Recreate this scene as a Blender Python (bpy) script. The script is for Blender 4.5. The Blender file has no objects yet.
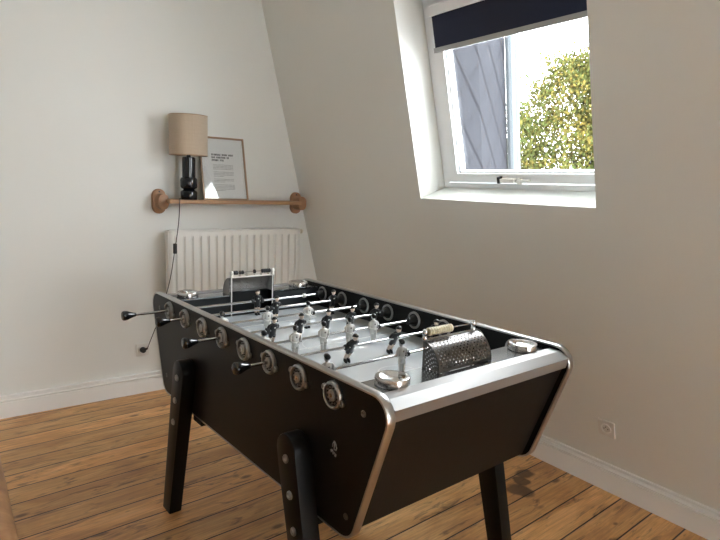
import bpy, bmesh, math, random
from mathutils import Vector, Matrix, Euler
PI = math.pi
random.seed(7)
sc = bpy.context.scene
col = sc.collection

# ------------------------------------------------------------------ camera
cam_d = bpy.data.cameras.new('camera'); cam = bpy.data.objects.new('camera', cam_d); col.objects.link(cam)
R_ = Vector((0.80294552, -0.59504545, 0.0346324)); U_ = Vector((0.05976348, 0.13818184, 0.9886021)); F_ = Vector((0.59304874, 0.79172388, -0.14651448))
m = Matrix((R_, U_, -F_)).transposed().to_4x4(); m.translation = Vector((-0.7826, -3.6877, 1.3924))
cam.matrix_world = m
cam_d.sensor_width = 36; cam_d.lens = 36 * 561.3 / 720; cam_d.clip_start = 0.02; cam_d.clip_end = 200
sc.camera = cam

# ------------------------------------------------------------------ light
SKY = 7.0
w = bpy.data.worlds.new('world'); sc.world = w; w.use_nodes = True
bg = w.node_tree.nodes['Background']; bg.inputs[0].default_value = (0.93, 0.965, 1, 1); bg.inputs[1].default_value = SKY
sc.view_settings.view_transform = 'Standard'; sc.view_settings.look = 'None'
sc.view_settings.gamma = 1; sc.view_settings.use_curve_mapping = False
sc.view_settings.exposure = 1.88
sc.cycles.max_bounces = 12; sc.cycles.diffuse_bounces = 6; sc.cycles.glossy_bounces = 5; sc.cycles.transparent_max_bounces = 16
sc.cycles.caustics_reflective = False; sc.cycles.sample_clamp_indirect = 8
TS = 0.2557735; SL = math.sqrt(1 + TS * TS); XW = 1.7276          # the sloping wall
def S(y, v, d=0.0):                                               # slope coordinates -> world
    return Vector((XW - TS * v / SL + d / SL, y, v / SL + d * TS / SL))
def portal(y0, y1, v0, v1, d):
    l = bpy.data.lights.new('sky_portal', 'AREA'); l.shape = 'RECTANGLE'; l.size = abs(y1 - y0); l.size_y = abs(v1 - v0)
    l.cycles.is_portal = True
    o = bpy.data.objects.new('sky_portal', l); col.objects.link(o)
    up = (S(0, 1) - S(0, 0)).normalized(); out = (S(0, 0, 1) - S(0, 0, 0)).normalized(); yv = up.cross(out)
    mm = Matrix((yv, up, out)).transposed().to_4x4(); mm.translation = S((y0 + y1) / 2, (v0 + v1) / 2, d); o.matrix_world = mm
W1 = (-1.338, -2.400, 1.383, 2.42)     # visible skylight: y, y, v, v
portal(W1[0], W1[1], W1[2], W1[3], 0.24)
W3 = (0.08, 1.15, 0.12, 2.05)         # unseen glazed door added to light the back wall: x, x, z, z
l = bpy.data.lights.new('sky_portal', 'AREA'); l.shape = 'RECTANGLE'; l.size = W3[1] - W3[0]; l.size_y = W3[3] - W3[2]; l.cycles.is_portal = True
o = bpy.data.objects.new('sky_portal', l); col.objects.link(o); o.location = ((W3[0] + W3[1]) / 2, -8.12, (W3[2] + W3[3]) / 2); o.rotation_euler = (math.radians(90), 0, math.radians(180))

# ------------------------------------------------------------------ materials
def mat(name, base=(.8, .8, .8), rough=.5, metal=0.0, spec=.5, coat=0.0, coat_r=.1, sheen=0.0):
    M = bpy.data.materials.new(name); M.use_nodes = True; b = M.node_tree.nodes['Principled BSDF']
    b.inputs['Base Color'].default_value = (*base, 1); b.inputs['Roughness'].default_value = rough
    b.inputs['Metallic'].default_value = metal; b.inputs['Specular IOR Level'].default_value = spec
    b.inputs['Coat Weight'].default_value = coat; b.inputs['Coat Roughness'].default_value = coat_r
    b.inputs['Sheen Weight'].default_value = sheen
    return M
class NT:
    def __init__(s, M): s.t = M.node_tree; s.b = s.t.nodes['Principled BSDF']
    def n(s, typ, **k):
        x = s.t.nodes.new(typ)
        for a, v in k.items(): setattr(x, a, v)
        return x
    def l(s, a, b): s.t.links.new(a, b)
    def m(s, op, a, b=None, c=None):
        x = s.n('ShaderNodeMath', operation=op)
        for i, v in enumerate((a, b, c)):
            if v is None: continue
            if isinstance(v, (int, float)): x.inputs[i].default_value = v
            else: s.l(v, x.inputs[i])
        return x.outputs[0]
    def mix(s, f, a, b, typ='MIX'):
        x = s.n('ShaderNodeMix', data_type='RGBA', blend_type=typ)
        for i, v in ((0, f), (6, a), (7, b)):
            if isinstance(v, (int, float)): x.inputs[i].default_value = v
            elif isinstance(v, tuple): x.inputs[i].default_value = (*v, 1)
            else: s.l(v, x.inputs[i])
        return x.outputs[2]
    def coord(s, out='Object', scale=(1, 1, 1), rot=(0, 0, 0)):
        c = s.n('ShaderNodeTexCoord'); p = s.n('ShaderNodeMapping'); s.l(c.outputs[out], p.inputs[0])
        p.inputs['Scale'].default_value = scale; p.inputs['Rotation'].default_value = rot
        return p.outputs[0]
    def noise(s, vec, scale, detail=3, rough=.5, dist=0):
        x = s.n('ShaderNodeTexNoise'); s.l(vec, x.inputs['Vector']); x.inputs['Scale'].default_value = scale
        x.inputs['Detail'].default_value = detail; x.inputs['Roughness'].default_value = rough; x.inputs['Distortion'].default_value = dist
        return x.outputs['Fac']
    def ramp(s, f, stops):
        x = s.n('ShaderNodeValToRGB'); s.l(f, x.inputs[0]); e = x.color_ramp.elements
        while len(e) < len(stops): e.new(.5)
        for i, (p, c) in enumerate(stops):
            e[i].position = p; e[i].color = (*c, 1) if isinstance(c, tuple) else (c, c, c, 1)
        return x.outputs[0]
    def bump(s, h, dist=.002, st=1):
        x = s.n('ShaderNodeBump'); s.l(h, x.inputs['Height']); x.inputs['Distance'].default_value = dist; x.inputs['Strength'].default_value = st
        s.l(x.outputs[0], s.b.inputs['Normal'])

def paint(name, base, rough, amp=.0006, sc_=9):
    M = mat(name, base, rough, spec=.3); t = NT(M); v = t.coord()
    n1 = t.noise(v, sc_, 5, .6); t.bump(n1, amp * 6, .5)
    n2 = t.noise(v, 1.3, 2)
    t.l(t.mix(n2, tuple(c * .97 for c in base), tuple(min(1, c * 1.02) for c in base)), t.b.inputs['Base Color'])
    return M
M_wall = paint('wall_paint', (.785, .795, .765), .6)
M_trim = paint('trim_paint', (.86, .865, .85), .35, .0002)
M_rad = paint('radiator_enamel', (.83, .83, .80), .3, .0001)
M_frame_w = paint('window_lacquer', (.86, .88, .90), .3, .0001)
M_black = mat('black_laminate', (.007, .0065, .006), .36, spec=.16)
M_blackin = mat('black_inner_laminate', (.012, .014, .016), .3)
def woodmat(name, c1, c2, scale=(1, 1, 1), rough=.45):
    M = mat(name, c1, rough); t = NT(M); v = t.coord(scale=scale)
    f = t.noise(v, 14, 5, .6, .6); t.l(t.mix(f, c1, c2), t.b.inputs['Base Color']); t.bump(f, .0006, .4)
    return M
M_end = woodmat('dark_end_board', (.007, .0055, .0045), (.010, .0078, .006), (8, 1, 1), .5)
M_end.node_tree.nodes['Principled BSDF'].inputs['Specular IOR Level'].default_value = .2
M_alu = mat('brushed_aluminium', (.40, .40, .395), .5, .85)
M_edge = mat('satin_aluminium_edge', (.50, .495, .485), .3, 1)
M_chrome = mat('chrome', (.60, .60, .61), .14, 1)
M_steel = mat('stainless_steel', (.62, .61, .60), .22, 1)
M_gun = mat('gunmetal', (.17, .16, .152), .36, 1)
M_flange = mat('bearing_steel', (.36, .36, .355), .28, 1)
M_galv = mat('galvanised_mesh_steel', (.27, .265, .26), .4, 1)
M_knob = mat('black_bakelite', (.006, .006, .007), .18)
M_rubber = mat('black_rubber', (.015, .015, .016), .55)
M_beadw = mat('ivory_beads', (.66, .60, .42), .4)
M_beadb = mat('black_beads', (.012, .012, .014), .3)
M_postw = mat('white_enamel_post', (.78, .77, .74), .35)
M_skin = mat('figure_skin', (.72, .58, .48), .4)
M_hair = mat('figure_hair', (.008, .008, .008), .3)
M_pw = mat('figure_white_enamel', (.62, .62, .60), .3)
M_pb = mat('figure_black_enamel', (.010, .011, .013), .28)
M_logo = mat('grey_print', (.30, .30, .30), .4)
M_shelf = woodmat('oiled_oak', (.42, .235, .115), (.31, .165, .075), (1, 8, 8), .45)
M_oakd = woodmat('oak_end_grain', (.36, .19, .09), (.24, .12, .055), (3, 3, 1), .45)
M_frame = woodmat('frame_oak', (.36, .24, .14), (.27, .17, .10), (3, 1, 3), .45)
M_paper = mat('paper', (.80, .80, .79), .7)
M_ink = mat('ink', (.03, .03, .03), .6); M_inkl = mat('grey_ink', (.30, .30, .30), .6)
M_lampb = mat('black_glazed_ceramic', (.004, .005, .007), .13)
M_cord = mat('black_cord', (.02, .02, .02), .5)
M_brass = mat('brass', (.55, .42, .22), .3, 1)
M_cream = mat('cream_plastic', (.62, .58, .48), .4)
M_socket = mat('white_plastic', (.74, .72, .68), .35); M_hole = mat('socket_holes', (.06, .055, .05), .6)
M_blind = mat('navy_blind_fabric', (.010, .014, .040), .8)
# lamp shade linen
M_shade = mat('linen_shade', (.50, .39, .28), .85, sheen=.2); t = NT(M_shade); v = t.coord()
wv = t.noise(t.coord(scale=(1, 1, 30)), 12, 4, .7); wv2 = t.noise(t.coord(scale=(14, 14, 1)), 12, 4, .7)
t.l(t.mix(t.m('MULTIPLY', t.m('ADD', wv, wv2), .5), (.37, .295, .215), (.56, .455, .345)), t.b.inputs['Base Color']); t.bump(t.m('ADD', wv, wv2), .001, .5)
# leather
M_leath = mat('tan_leather', (.40, .17, .06), .42); t = NT(M_leath); v = t.coord()
f = t.noise(t.coord(scale=(1, 1, 1)), 7, 6, .65, 1.2); t.l(t.ramp(f, [(.3, (.28, .125, .05)), (.7, (.56, .31, .145))]), t.b.inputs['Base Color']); t.bump(t.noise(v, 60, 4), .002, .4)
# pitch
M_pitch = mat('pitch_laminate', (.60, .64, .66), .22, spec=.6, coat=1.0, coat_r=.06)
M_line = mat('pitch_line', (.80, .82, .82), .25, coat=1.0, coat_r=.06)
M_deck = mat('polished_deck_plate', (.42, .45, .48), .17, 1)
# glass
def glass(name, ior=1.5):
    M = bpy.data.materials.new(name); M.use_nodes = True; nt = M.node_tree; nt.nodes.clear()
    o = nt.nodes.new('ShaderNodeOutputMaterial'); mx = nt.nodes.new('ShaderNodeMixShader'); tr = nt.nodes.new('ShaderNodeBsdfTransparent')
    gl = nt.nodes.new('ShaderNodeBsdfGlossy'); gl.inputs['Roughness'].default_value = 0.0; fr = nt.nodes.new('ShaderNodeFresnel'); geo = nt.nodes.new('ShaderNodeNewGeometry'); mr = nt.nodes.new('ShaderNodeMapRange'); mr.inputs[3].default_value = ior; mr.inputs[4].default_value = 1 / ior
    nt.links.new(geo.outputs['Backfacing'], mr.inputs[0]); nt.links.new(mr.outputs[0], fr.inputs[0])      # thin sheet: same reflectance from both sides
    tr.inputs[0].default_value = (.97, .975, .975, 1)
    nt.links.new(fr.outputs[0], mx.inputs[0]); nt.links.new(tr.outputs[0], mx.inputs[1]); nt.links.new(gl.outputs[0], mx.inputs[2]); nt.links.new(mx.outputs[0], o.inputs[0])
    return M
M_glass = glass('window_glass'); M_fglass = glass('picture_glass', 1.6)
# floor boards
M_floor = mat('pine_floorboards', (.4, .2, .08), .34, spec=.5); t = NT(M_floor)
BW = .1415
v = t.coord(rot=(0, 0, -math.radians(3)))
sx = t.n('ShaderNodeSeparateXYZ'); t.l(v, sx.inputs[0]); X, Y = sx.outputs[0], sx.outputs[1]
wob = t.m('MULTIPLY', t.m('SUBTRACT', t.noise(t.coord(), 1.1, 1), .5), .012)
k = t.m('DIVIDE', t.m('ADD', t.m('ADD', Y, 1.158 + BW * 60), wob), BW)
idx = t.m('FLOOR', k); fr = t.m('FRACT', k)
wn = t.n('ShaderNodeTexWhiteNoise', noise_dimensions='1D'); t.l(idx, wn.inputs['W']); rnd = wn.outputs['Value']
off = t.m('MULTIPLY', rnd, 37.0)
cv = t.n('ShaderNodeCombineXYZ'); t.l(t.m('ADD', X, off), cv.inputs[0]); t.l(Y, cv.inputs[1]); t.l(off, cv.inputs[2])
def stretch(sc3):
    p = t.n('ShaderNodeMapping'); t.l(cv.outputs[0], p.inputs[0]); p.inputs['Scale'].default_value = sc3; return p.outputs[0]
big = t.noise(stretch((1.2, 3.5, 1)), 1.6, 4, .6, 1.0)
grain = t.noise(stretch((1.0, 22, 1)), 5, 6, .65, .4)
fine = t.noise(stretch((4, 120, 1)), 4, 3, .6)
c = t.ramp(big, [(.28, (.40, .175, .055)), (.5, (.66, .35, .125)), (.75, (.86, .54, .235))])
c = t.mix(t.m('MULTIPLY', t.m('SUBTRACT', 1.0, t.ramp(grain, [(.32, 0.0), (.62, 1.0)])), .55), c, (.20, .082, .032))
c = t.mix(t.m('MULTIPLY', fine, .3), c, (.62, .37, .19))
hs = t.n('ShaderNodeHueSaturation'); t.l(c, hs.inputs['Color']); t.l(t.m('ADD', t.m('MULTIPLY', rnd, .38), .98), hs.inputs['Value']); c = hs.outputs[0]
vo = t.n('ShaderNodeTexVoronoi'); t.l(stretch((1.6, 3.6, 1)), vo.inputs['Vector']); vo.inputs['Scale'].default_value = 1.9
kd = t.m('SUBTRACT', 1.0, t.m('MULTIPLY', t.m('SUBTRACT', vo.outputs['Distance'], .05), 16)); kdc = t.n('ShaderNodeClamp'); t.l(kd, kdc.inputs[0])
c = t.mix(t.m('MULTIPLY', kdc.outputs[0], .75), c, (.075, .030, .014))
v2 = t.n('ShaderNodeTexVoronoi'); t.l(stretch((1.0, 1.7, 1)), v2.inputs['Vector']); v2.inputs['Scale'].default_value = 6.5
kc = t.n('ShaderNodeSeparateColor'); t.l(v2.outputs['Color'], kc.inputs[0])
kd2 = t.n('ShaderNodeClamp'); t.l(t.m('SUBTRACT', 1.0, t.m('MULTIPLY', t.m('SUBTRACT', v2.outputs['Distance'], t.m('MULTIPLY', kc.outputs[0], .07)), 14)), kd2.inputs[0])
c = t.mix(t.m('MULTIPLY', t.m('MULTIPLY', kd2.outputs[0], .7), t.m('GREATER_THAN', kc.outputs[1], .6)), c, (.10, .042, .018))
# dark smoky streaks along the boards
st = t.noise(stretch((2.2, 11, 1)), 1.9, 4, .6, 1.6)
c = t.mix(t.m('MULTIPLY', t.ramp(st, [(.56, 0.0), (.68, 1.0)]), .68), c, (.09, .045, .028))
# old spill stains beside the table
c0 = t.coord(); nz = t.n('ShaderNodeTexNoise'); t.l(c0, nz.inputs['Vector']); nz.inputs['Scale'].default_value = 9
for (px, py, r) in ((1.49, -2.10, .050), (1.335, -2.18, .062), (1.415, -2.135, .045)):
    d = t.n('ShaderNodeVectorMath', operation='DISTANCE'); t.l(c0, d.inputs[0]); d.inputs[1].default_value = (px, py, 0)
    f = t.m('SUBTRACT', d.outputs['Value'], t.m('MULTIPLY', t.m('SUBTRACT', nz.outputs['Fac'], .5), .09))
    c = t.mix(t.m('MULTIPLY', t.ramp(t.m('DIVIDE', f, r * 1.5), [(.55, 1.0), (.75, 0.0)]), .8), c, (.055, .022, .014))
edge = t.m('ABSOLUTE', t.m('SUBTRACT', fr, .5)); gap = t.ramp(edge, [(.470, 0.0), (.484, 1.0)])
c = t.mix(gap, c, (.018, .009, .005)); t.l(c, t.b.inputs['Base Color'])
t.l(t.m('ADD', t.m('MULTIPLY', grain, .2), .27), t.b.inputs['Roughness'])
cup = t.m('MULTIPLY', t.m('MULTIPLY', edge, edge), -1.2)
t.bump(t.m('ADD', t.m('ADD', t.m('MULTIPLY', gap, -1.0), t.m('MULTIPLY', grain, .12)), cup), .003, .6)
# slate
M_slate = mat('slate_diamonds', (.03, .03, .03), .9, spec=.05); t = NT(M_slate); v = t.coord(); s3 = t.n('ShaderNodeSeparateXYZ'); t.l(v, s3.inputs[0])
H_ = t.m('ADD', s3.outputs[0], s3.outputs[1])
a = t.m('FRACT', t.m('ADD', t.m('MULTIPLY', H_, 4.0), t.m('MULTIPLY', s3.outputs[2], 3.3)))
b_ = t.m('FRACT', t.m('SUBTRACT', t.m('MULTIPLY', H_, 4.0), t.m('MULTIPLY', s3.outputs[2], 3.3)))
la = t.ramp(a, [(.06, 1.0), (.14, 0.0)]); lb = t.ramp(b_, [(.07, 1.0), (.13, 0.0)])
cc = t.mix(t.noise(v, 3, 4), (.014, .0145, .0175), (.022, .023, .027)); cc = t.mix(t.m('MULTIPLY', la, .92), cc, (.008, .008, .010)); cc = t.mix(t.m('MULTIPLY', lb, .6), cc, (.012, .012, .014))
t.l(cc, t.b.inputs['Base Color'])
M_zinc = mat('zinc_flashing', (.06, .068, .075), .7, 0, spec=.1)
# foliage
M_leaf = mat('autumn_leaves', (.2, .2, .03), .8, spec=.03); t = NT(M_leaf)
g = t.n('ShaderNodeNewGeometry'); n_ = t.noise(t.coord(), .55, 2)
f = t.m('ADD', t.m('MULTIPLY', g.outputs['Random Per Island'], .45), t.m('MULTIPLY', n_, .75))
t.l(t.ramp(f, [(.35, (.026, .036, .010)), (.55, (.040, .045, .013)), (.72, (.064, .056, .014)), (.9, (.092, .064, .016))]), t.b.inputs['Base Color'])
M_bark = mat('bark', (.02, .016, .012), .9)

# ------------------------------------------------------------------ mesh helpers
def V(*a): return Vector(a)
def link(name, bm, mats, parent=None, smooth=None, loc=None, kind=None):
    me = bpy.data.meshes.new(name); bmesh.ops.recalc_face_normals(bm, faces=bm.faces[:]); bm.to_mesh(me); bm.free()
    for M in (mats if isinstance(mats, (list, tuple)) else [mats]): me.materials.append(M)
    if smooth is not None:
        me.shade_smooth()
        try: me.set_sharp_from_angle(angle=math.radians(smooth))
        except Exception: pass
    o = bpy.data.objects.new(name, me); col.objects.link(o)
    if parent: o.parent = parent
    if loc is not None: o.location = loc
    if kind: o['kind'] = kind
    return o
def islands(bm):
    seen = set(); out = []
    for v0 in bm.verts:
        if v0 in seen: continue
        st_ = [v0]; comp = []; seen.add(v0)
        while st_:
            q = st_.pop(); comp.append(q)
            for e in q.link_edges:
                r = e.other_vert(q)
                if r not in seen: seen.add(r); st_.append(r)
        out.append(comp)
    return out
def link_each(name, bm, mats, parent=None, smooth=None):        # one object for each separate piece of the mesh
    res = []
    for comp in islands(bm):
        b2 = bmesh.new(); mp = {v_: b2.verts.new(v_.co) for v_ in comp}
        for f in {f for v_ in comp for f in v_.link_faces}: b2.faces.new([mp[v_] for v_ in f.verts]).material_index = f.material_index
        res.append(link(name, b2, mats, parent, smooth))
    bm.free(); return res
def empty(name, loc=(0, 0, 0), rz=0.0):
    o = bpy.data.objects.new(name, None); o.empty_display_size = .1; col.objects.link(o); o.location = loc; o.rotation_euler = (0, 0, rz); return o
def tag(o, label, cat, group=None):
    o['label'] = label; o['category'] = cat
    if group: o['group'] = group
    return o
def box(bm, x0, x1, y0, y1, z0, z1, bev=0.0, mi=0, seg=2):
    vs = [bm.verts.new((x, y, z)) for x in (x0, x1) for y in (y0, y1) for z in (z0, z1)]
    fs = [bm.faces.new([vs[i] for i in q]) for q in ((0, 1, 3, 2), (4, 6, 7, 5), (0, 4, 5, 1), (2, 3, 7, 6), (0, 2, 6, 4), (1, 5, 7, 3))]
    for f in fs: f.material_index = mi
    if bev:
        es = list({e for f in fs for e in f.edges}); r = bmesh.ops.bevel(bm, geom=es, offset=bev, segments=seg, affect='EDGES', profile=.5)
        for f in r['faces']: f.material_index = mi
    return fs
def hexa(bm, P8, mi=0):      # corners in the order of box()
    vs = [bm.verts.new(p) for p in P8]
    for q in ((0, 1, 3, 2), (4, 6, 7, 5), (0, 4, 5, 1), (2, 3, 7, 6), (0, 2, 6, 4), (1, 5, 7, 3)): bm.faces.new([vs[i] for i in q]).material_index = mi
def ring_basis(axis):
    a = axis.normalized(); r = V(0, 0, 1) if abs(a.z) < .9 else V(1, 0, 0); u = r.cross(a).normalized(); return u, a.cross(u)
def lathe(bm, prof, origin=(0, 0, 0), axis=(0, 0, 1), n=24, mi=0, ex=1.0, ey=1.0):   # prof: (radius, height) or (radius, height, material)
    o = V(*origin); a = V(*axis).normalized(); u, w_ = ring_basis(a); rings = []
    for p in prof:
        r, h = p[0], p[1]
        if r < 1e-6: rings.append([bm.verts.new(o + a * h)])
        else: rings.append([bm.verts.new(o + a * h + u * (r * ex * math.cos(2 * PI * i / n)) + w_ * (r * ey * math.sin(2 * PI * i / n))) for i in range(n)])
    for j in range(len(rings) - 1):
        A, B = rings[j], rings[j + 1]; k = prof[j][2] if len(prof[j]) > 2 else mi
        if len(A) == 1 and len(B) == 1: continue
        for i in range(n):
            if len(A) == 1: f = bm.faces.new((A[0], B[i], B[(i + 1) % n]))
            elif len(B) == 1: f = bm.faces.new((A[i], B[0], A[(i + 1) % n]))
            else: f = bm.faces.new((A[i], B[i], B[(i + 1) % n], A[(i + 1) % n]))
            f.material_index = k
def cyl(bm, a, b, r, n=12, mi=0, r2=None):
    a, b = V(*a), V(*b); L = (b - a).length; r2 = r if r2 is None else r2
    lathe(bm, [(0, 0), (r, 0), (r2, L), (0, L)], a, b - a, n, mi)
def tube(bm, pts, r, n=8, mi=0):
    pts = [V(*p) for p in pts]; rings = []
    for i, p in enumerate(pts):
        d = (pts[min(i + 1, len(pts) - 1)] - pts[max(i - 1, 0)]); u, w_ = ring_basis(d)
        rr = r[i] if isinstance(r, (list, tuple)) else r
        rings.append([bm.verts.new(p + u * rr * math.cos(2 * PI * k / n) + w_ * rr * math.sin(2 * PI * k / n)) for k in range(n)])
    for A, B in zip(rings, rings[1:]):
        for k in range(n): bm.faces.new((A[k], B[k], B[(k + 1) % n], A[(k + 1) % n])).material_index = mi
    for A in (rings[0], rings[-1]): bm.faces.new(A).material_index = mi
def smoothpts(P, k=6):
    P = [V(*p) for p in P]; out = []
    for i in range(len(P) - 1):
        p0, p1, p2, p3 = P[max(i - 1, 0)], P[i], P[i + 1], P[min(i + 2, len(P) - 1)]
        for j in range(k):
            s = j / k; out.append(.5 * ((2 * p1) + (p2 - p0) * s + (2 * p0 - 5 * p1 + 4 * p2 - p3) * s * s + (3 * p1 - p0 - 3 * p2 + p3) * s ** 3))
    out.append(P[-1]); return out
def loft(bm, rings, n=12, mi=0):          # rings: (centre, ux, uy, rx, ry)
    R = []
    for c_, ux, uy, rx, ry in rings:
        R.append([bm.verts.new(V(*c_) + V(*ux) * (rx * math.cos(2 * PI * i / n)) + V(*uy) * (ry * math.sin(2 * PI * i / n))) for i in range(n)])
    for A, B in zip(R, R[1:]):
        for i in range(n): bm.faces.new((A[i], B[i], B[(i + 1) % n], A[(i + 1) % n])).material_index = mi
    for A in (R[0], R[-1]): bm.faces.new(A).material_index = mi
def prism(bm, pts, axis, a0, a1, mi=0, mi_side=None, bev=0):   # polygon extruded along an axis; pts are 2-D in the other two axes (cyclic order)
    def P(p, a): return {'x': (a, p[0], p[1]), 'y': (p[0], a, p[1]), 'z': (p[0], p[1], a)}[axis]
    A = [bm.verts.new(P(p, a0)) for p in pts]; B = [bm.verts.new(P(p, a1)) for p in pts]; n = len(pts)
    f1 = bm.faces.new(A); f2 = bm.faces.new(B[::-1]); f1.material_index = f2.material_index = mi
    sd = []
    for i in range(n):
        f = bm.faces.new((A[i], A[(i + 1) % n], B[(i + 1) % n], B[i])); f.material_index = mi if mi_side is None else mi_side; sd.append(f)
    if bev:
        es = list(f1.edges) + list(f2.edges); bmesh.ops.bevel(bm, geom=es, offset=bev, segments=2, affect='EDGES', profile=.5)
    return f1, f2, sd
def rounded(pts, rad, n=6):
    out = []; N = len(pts)
    for i in range(N):
        p0, p, p1 = V(*pts[i - 1], 0), V(*pts[i], 0), V(*pts[(i + 1) % N], 0); r = rad[i]
        if r <= 0: out.append((p.x, p.y)); continue
        d0 = (p0 - p).normalized(); d1 = (p1 - p).normalized(); ang = d0.angle(d1); L = r / math.tan(ang / 2)
        c_ = p + (d0 + d1).normalized() * (r / math.sin(ang / 2)); a = p + d0 * L - c_; b = p + d1 * L - c_
        for j in range(n + 1):
            s = j / n; q = a.normalized().slerp(b.normalized(), s) * r; out.append((c_.x + q.x, c_.y + q.y))
    return out
def struct(name, bm, mats, parent=None, smooth=None):
    return link(name, bm, mats, parent, smooth, kind=None if parent else 'structure')

# ------------------------------------------------------------------ room shell
XL, YB, ZC = -2.70, -8.0, 2.75
bm = bmesh.new(); box(bm, XL - .1, XW + .3, YB - .1, .1, -.12, 0); struct('floor', bm, M_floor)
bm = bmesh.new(); box(bm, XL - .1, XW + .3, YB - .1, .1, ZC, ZC + .1); struct('ceiling', bm, M_wall)
bm = bmesh.new(); box(bm, XL - .1, XW + .3, 0, .1, 0, ZC); struct('wall_back', bm, M_wall)
bm = bmesh.new()
for a in ((XL - .1, W3[0], 0, ZC), (W3[1], XW + .3, 0, ZC), (W3[0], W3[1], 0, W3[2]), (W3[0], W3[1], W3[3], ZC)): box(bm, a[0], a[1], YB - .1, YB, a[2], a[3])
struct('wall_front', bm, M_wall)
bm = bmesh.new(); box(bm, XL - .1, XL, YB, 0, 0, ZC); struct('wall_left', bm, M_wall)
bm = bmesh.new(); T = .22; VT = ZC * SL + .02
def sbox(y0, y1, v0, v1, sy0=0, sy1=0, sv0=0, sv1=0):
    # slab of the sloping wall; s* = how far each side moves by the outer face (splayed reveals)
    P = []
    for d in (0, T):
        for (y, s_) in ((y0, sy0), (y1, sy1)):
            for (v_, q) in ((v0, sv0), (v1, sv1)):
                P.append(S(y + (s_ if d else 0), v_ + (q if d else 0), d))
    hexa(bm, P)
def with_hole(W, ya, yb):
    y0, y1, v0, v1 = W; s = .045; q = -.14
    sbox(ya, y0, -.05, VT, sy1=-s); sbox(y1, yb, -.05, VT, sy0=q)
    sbox(y0, y1, -.05, v0, sy0=-s, sy1=q, sv1=.036); sbox(y0, y1, v1, VT, sy0=-s, sy1=q, sv0=-.03)
with_hole(W1, 0.0, -3.35); sbox(-3.35, YB, -.05, VT)
struct('wall_right', bm, M_wall)

# skirting boards with a double bead
def skirt(depth, h):
    return [(0, 0), (depth, 0), (depth, h * .68), (depth * .82, h * .70), (depth * .82, h * .73), (depth * 1.15, h * .76), (depth * 1.15, h * .80), (depth * .62, h * .82), (depth * .58, h * .92), (depth * .98, h * .945), (depth * .94, h * .99), (depth * .5, h), (0, h)]
bm = bmesh.new(); prism(bm, [(-p[0], p[1]) for p in skirt(.022, .132)], 'x', XL, XW - .02); struct('baseboard_back', bm, M_trim)
bm = bmesh.new(); prism(bm, [(XW - .006 - p[0], p[1]) if p[0] > 0 else (XW - .25 * p[1] + .004, p[1]) for p in skirt(.040, .135)], 'y', YB, -.022); struct('baseboard_right', bm, M_trim)
bm = bmesh.new(); prism(bm, [(XL + p[0], p[1]) for p in skirt(.022, .132)], 'y', YB, -.022); struct('baseboard_left', bm, M_trim)

# ------------------------------------------------------------------ skylights
def sl_box(bm, y0, y1, v0, v1, d0, d1, mi=0):
    hexa(bm, [S(y, v_, d) for d in (d0, d1) for y in (y0, y1) for v_ in (v0, v1)], mi)
def skylight(name, W):
    y0, y1, v0, v1 = W[0] - .034, W[1] - .115, W[2] + .028, W[3] - .02
    root = empty(name, S((y0 + y1) / 2, v0, .17)); root['kind'] = 'structure'
    inv = Matrix.Translation(-root.location)
    def part(nm, bm, mt, parent=root, smooth=None):
        bm.transform(inv); return link(nm, bm, mt, parent, smooth)
    a, b = .042, .046
    bm = bmesh.new()
    for (ya, yb, va, vb) in ((y0, y1, v0, v0 + .026), (y0, y1, v1 - a, v1), (y0, y0 - a, v0 + .026, v1 - a), (y1 + a, y1, v0 + .026, v1 - a)): sl_box(bm, ya, yb, va, vb, .165, .235)
    part('window_frame', bm, M_frame_w)
    bm = bmesh.new(); ya, yb, va, vb = y0 - a - .004, y1 + a + .004, v0 + .034, v1 - a - .004; bw = .078
    for (p, q, r, s) in ((ya, yb, va, va + b), (ya, yb, vb - b, vb), (ya, ya - bw, va + b, vb - b), (yb + bw, yb, va + b, vb - b)): sl_box(bm, p, q, r, s, .150, .215)
    # thin glazing bead inside the sash
    for (p, q, r, s) in ((ya - bw, yb + bw, va + b, va + b + .010), (ya - bw, ya - bw - .010, va + b, vb - b), (yb + bw + .010, yb + bw, va + b, vb - b)): sl_box(bm, p, q, r, s, .168, .205)
    part('sash', bm, M_frame_w)
    bm = bmesh.new(); sl_box(bm, ya - bw, yb + bw, va + b, vb - b, .188, .194); part('pane', bm, M_glass)
    # bottom latch: grey bar with a black end and a round keeper
    ym = ya - .37
    bm = bmesh.new(); sl_box(bm, ym - .015, ym - .10, va + .006, va + .024, .128, .150); 
    c0 = S(ym - .125, va + .012, .135); c1 = S(ym - .125, va + .012, .155); cyl(bm, c0, c1, .016, 14); cyl(bm, S(ym - .10, va + .014, .14), S(ym - .19, va + .016, .14), .006, 8)
    lt = part('latch', bm, M_socket)
    bm = bmesh.new(); sl_box(bm, ym, ym - .015, va + .002, va + .034, .124, .150); bm.transform(inv); link('latch_grip', bm, M_rubber, lt)
    return root, (ya, yb, va, vb, b)
win, (ya, yb, va, vb, bb) = skylight('window_1', W1)
w3 = empty('added_fill_window', (W3[0], YB - .05, W3[2])); w3['kind'] = 'structure'; ww, wh = W3[1] - W3[0], W3[3] - W3[2]  # glazed door out of view, added to brighten the back wall
bm = bmesh.new()
for a in ((0, .06, 0, wh), (ww - .06, ww, 0, wh), (.06, ww - .06, 0, .06), (.06, ww - .06, wh - .06, wh), (ww / 2 - .04, ww / 2 + .04, .06, wh - .06)): box(bm, a[0], a[1], -.04, .03, a[2], a[3])
link('window_frame', bm, M_frame_w, w3)
for a in ((.06, ww / 2 - .04), (ww / 2 + .04, ww - .06)):
    bm = bmesh.new(); box(bm, a[0], a[1], -.008, -.002, .06, wh - .06); link('pane', bm, M_glass, w3)
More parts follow.
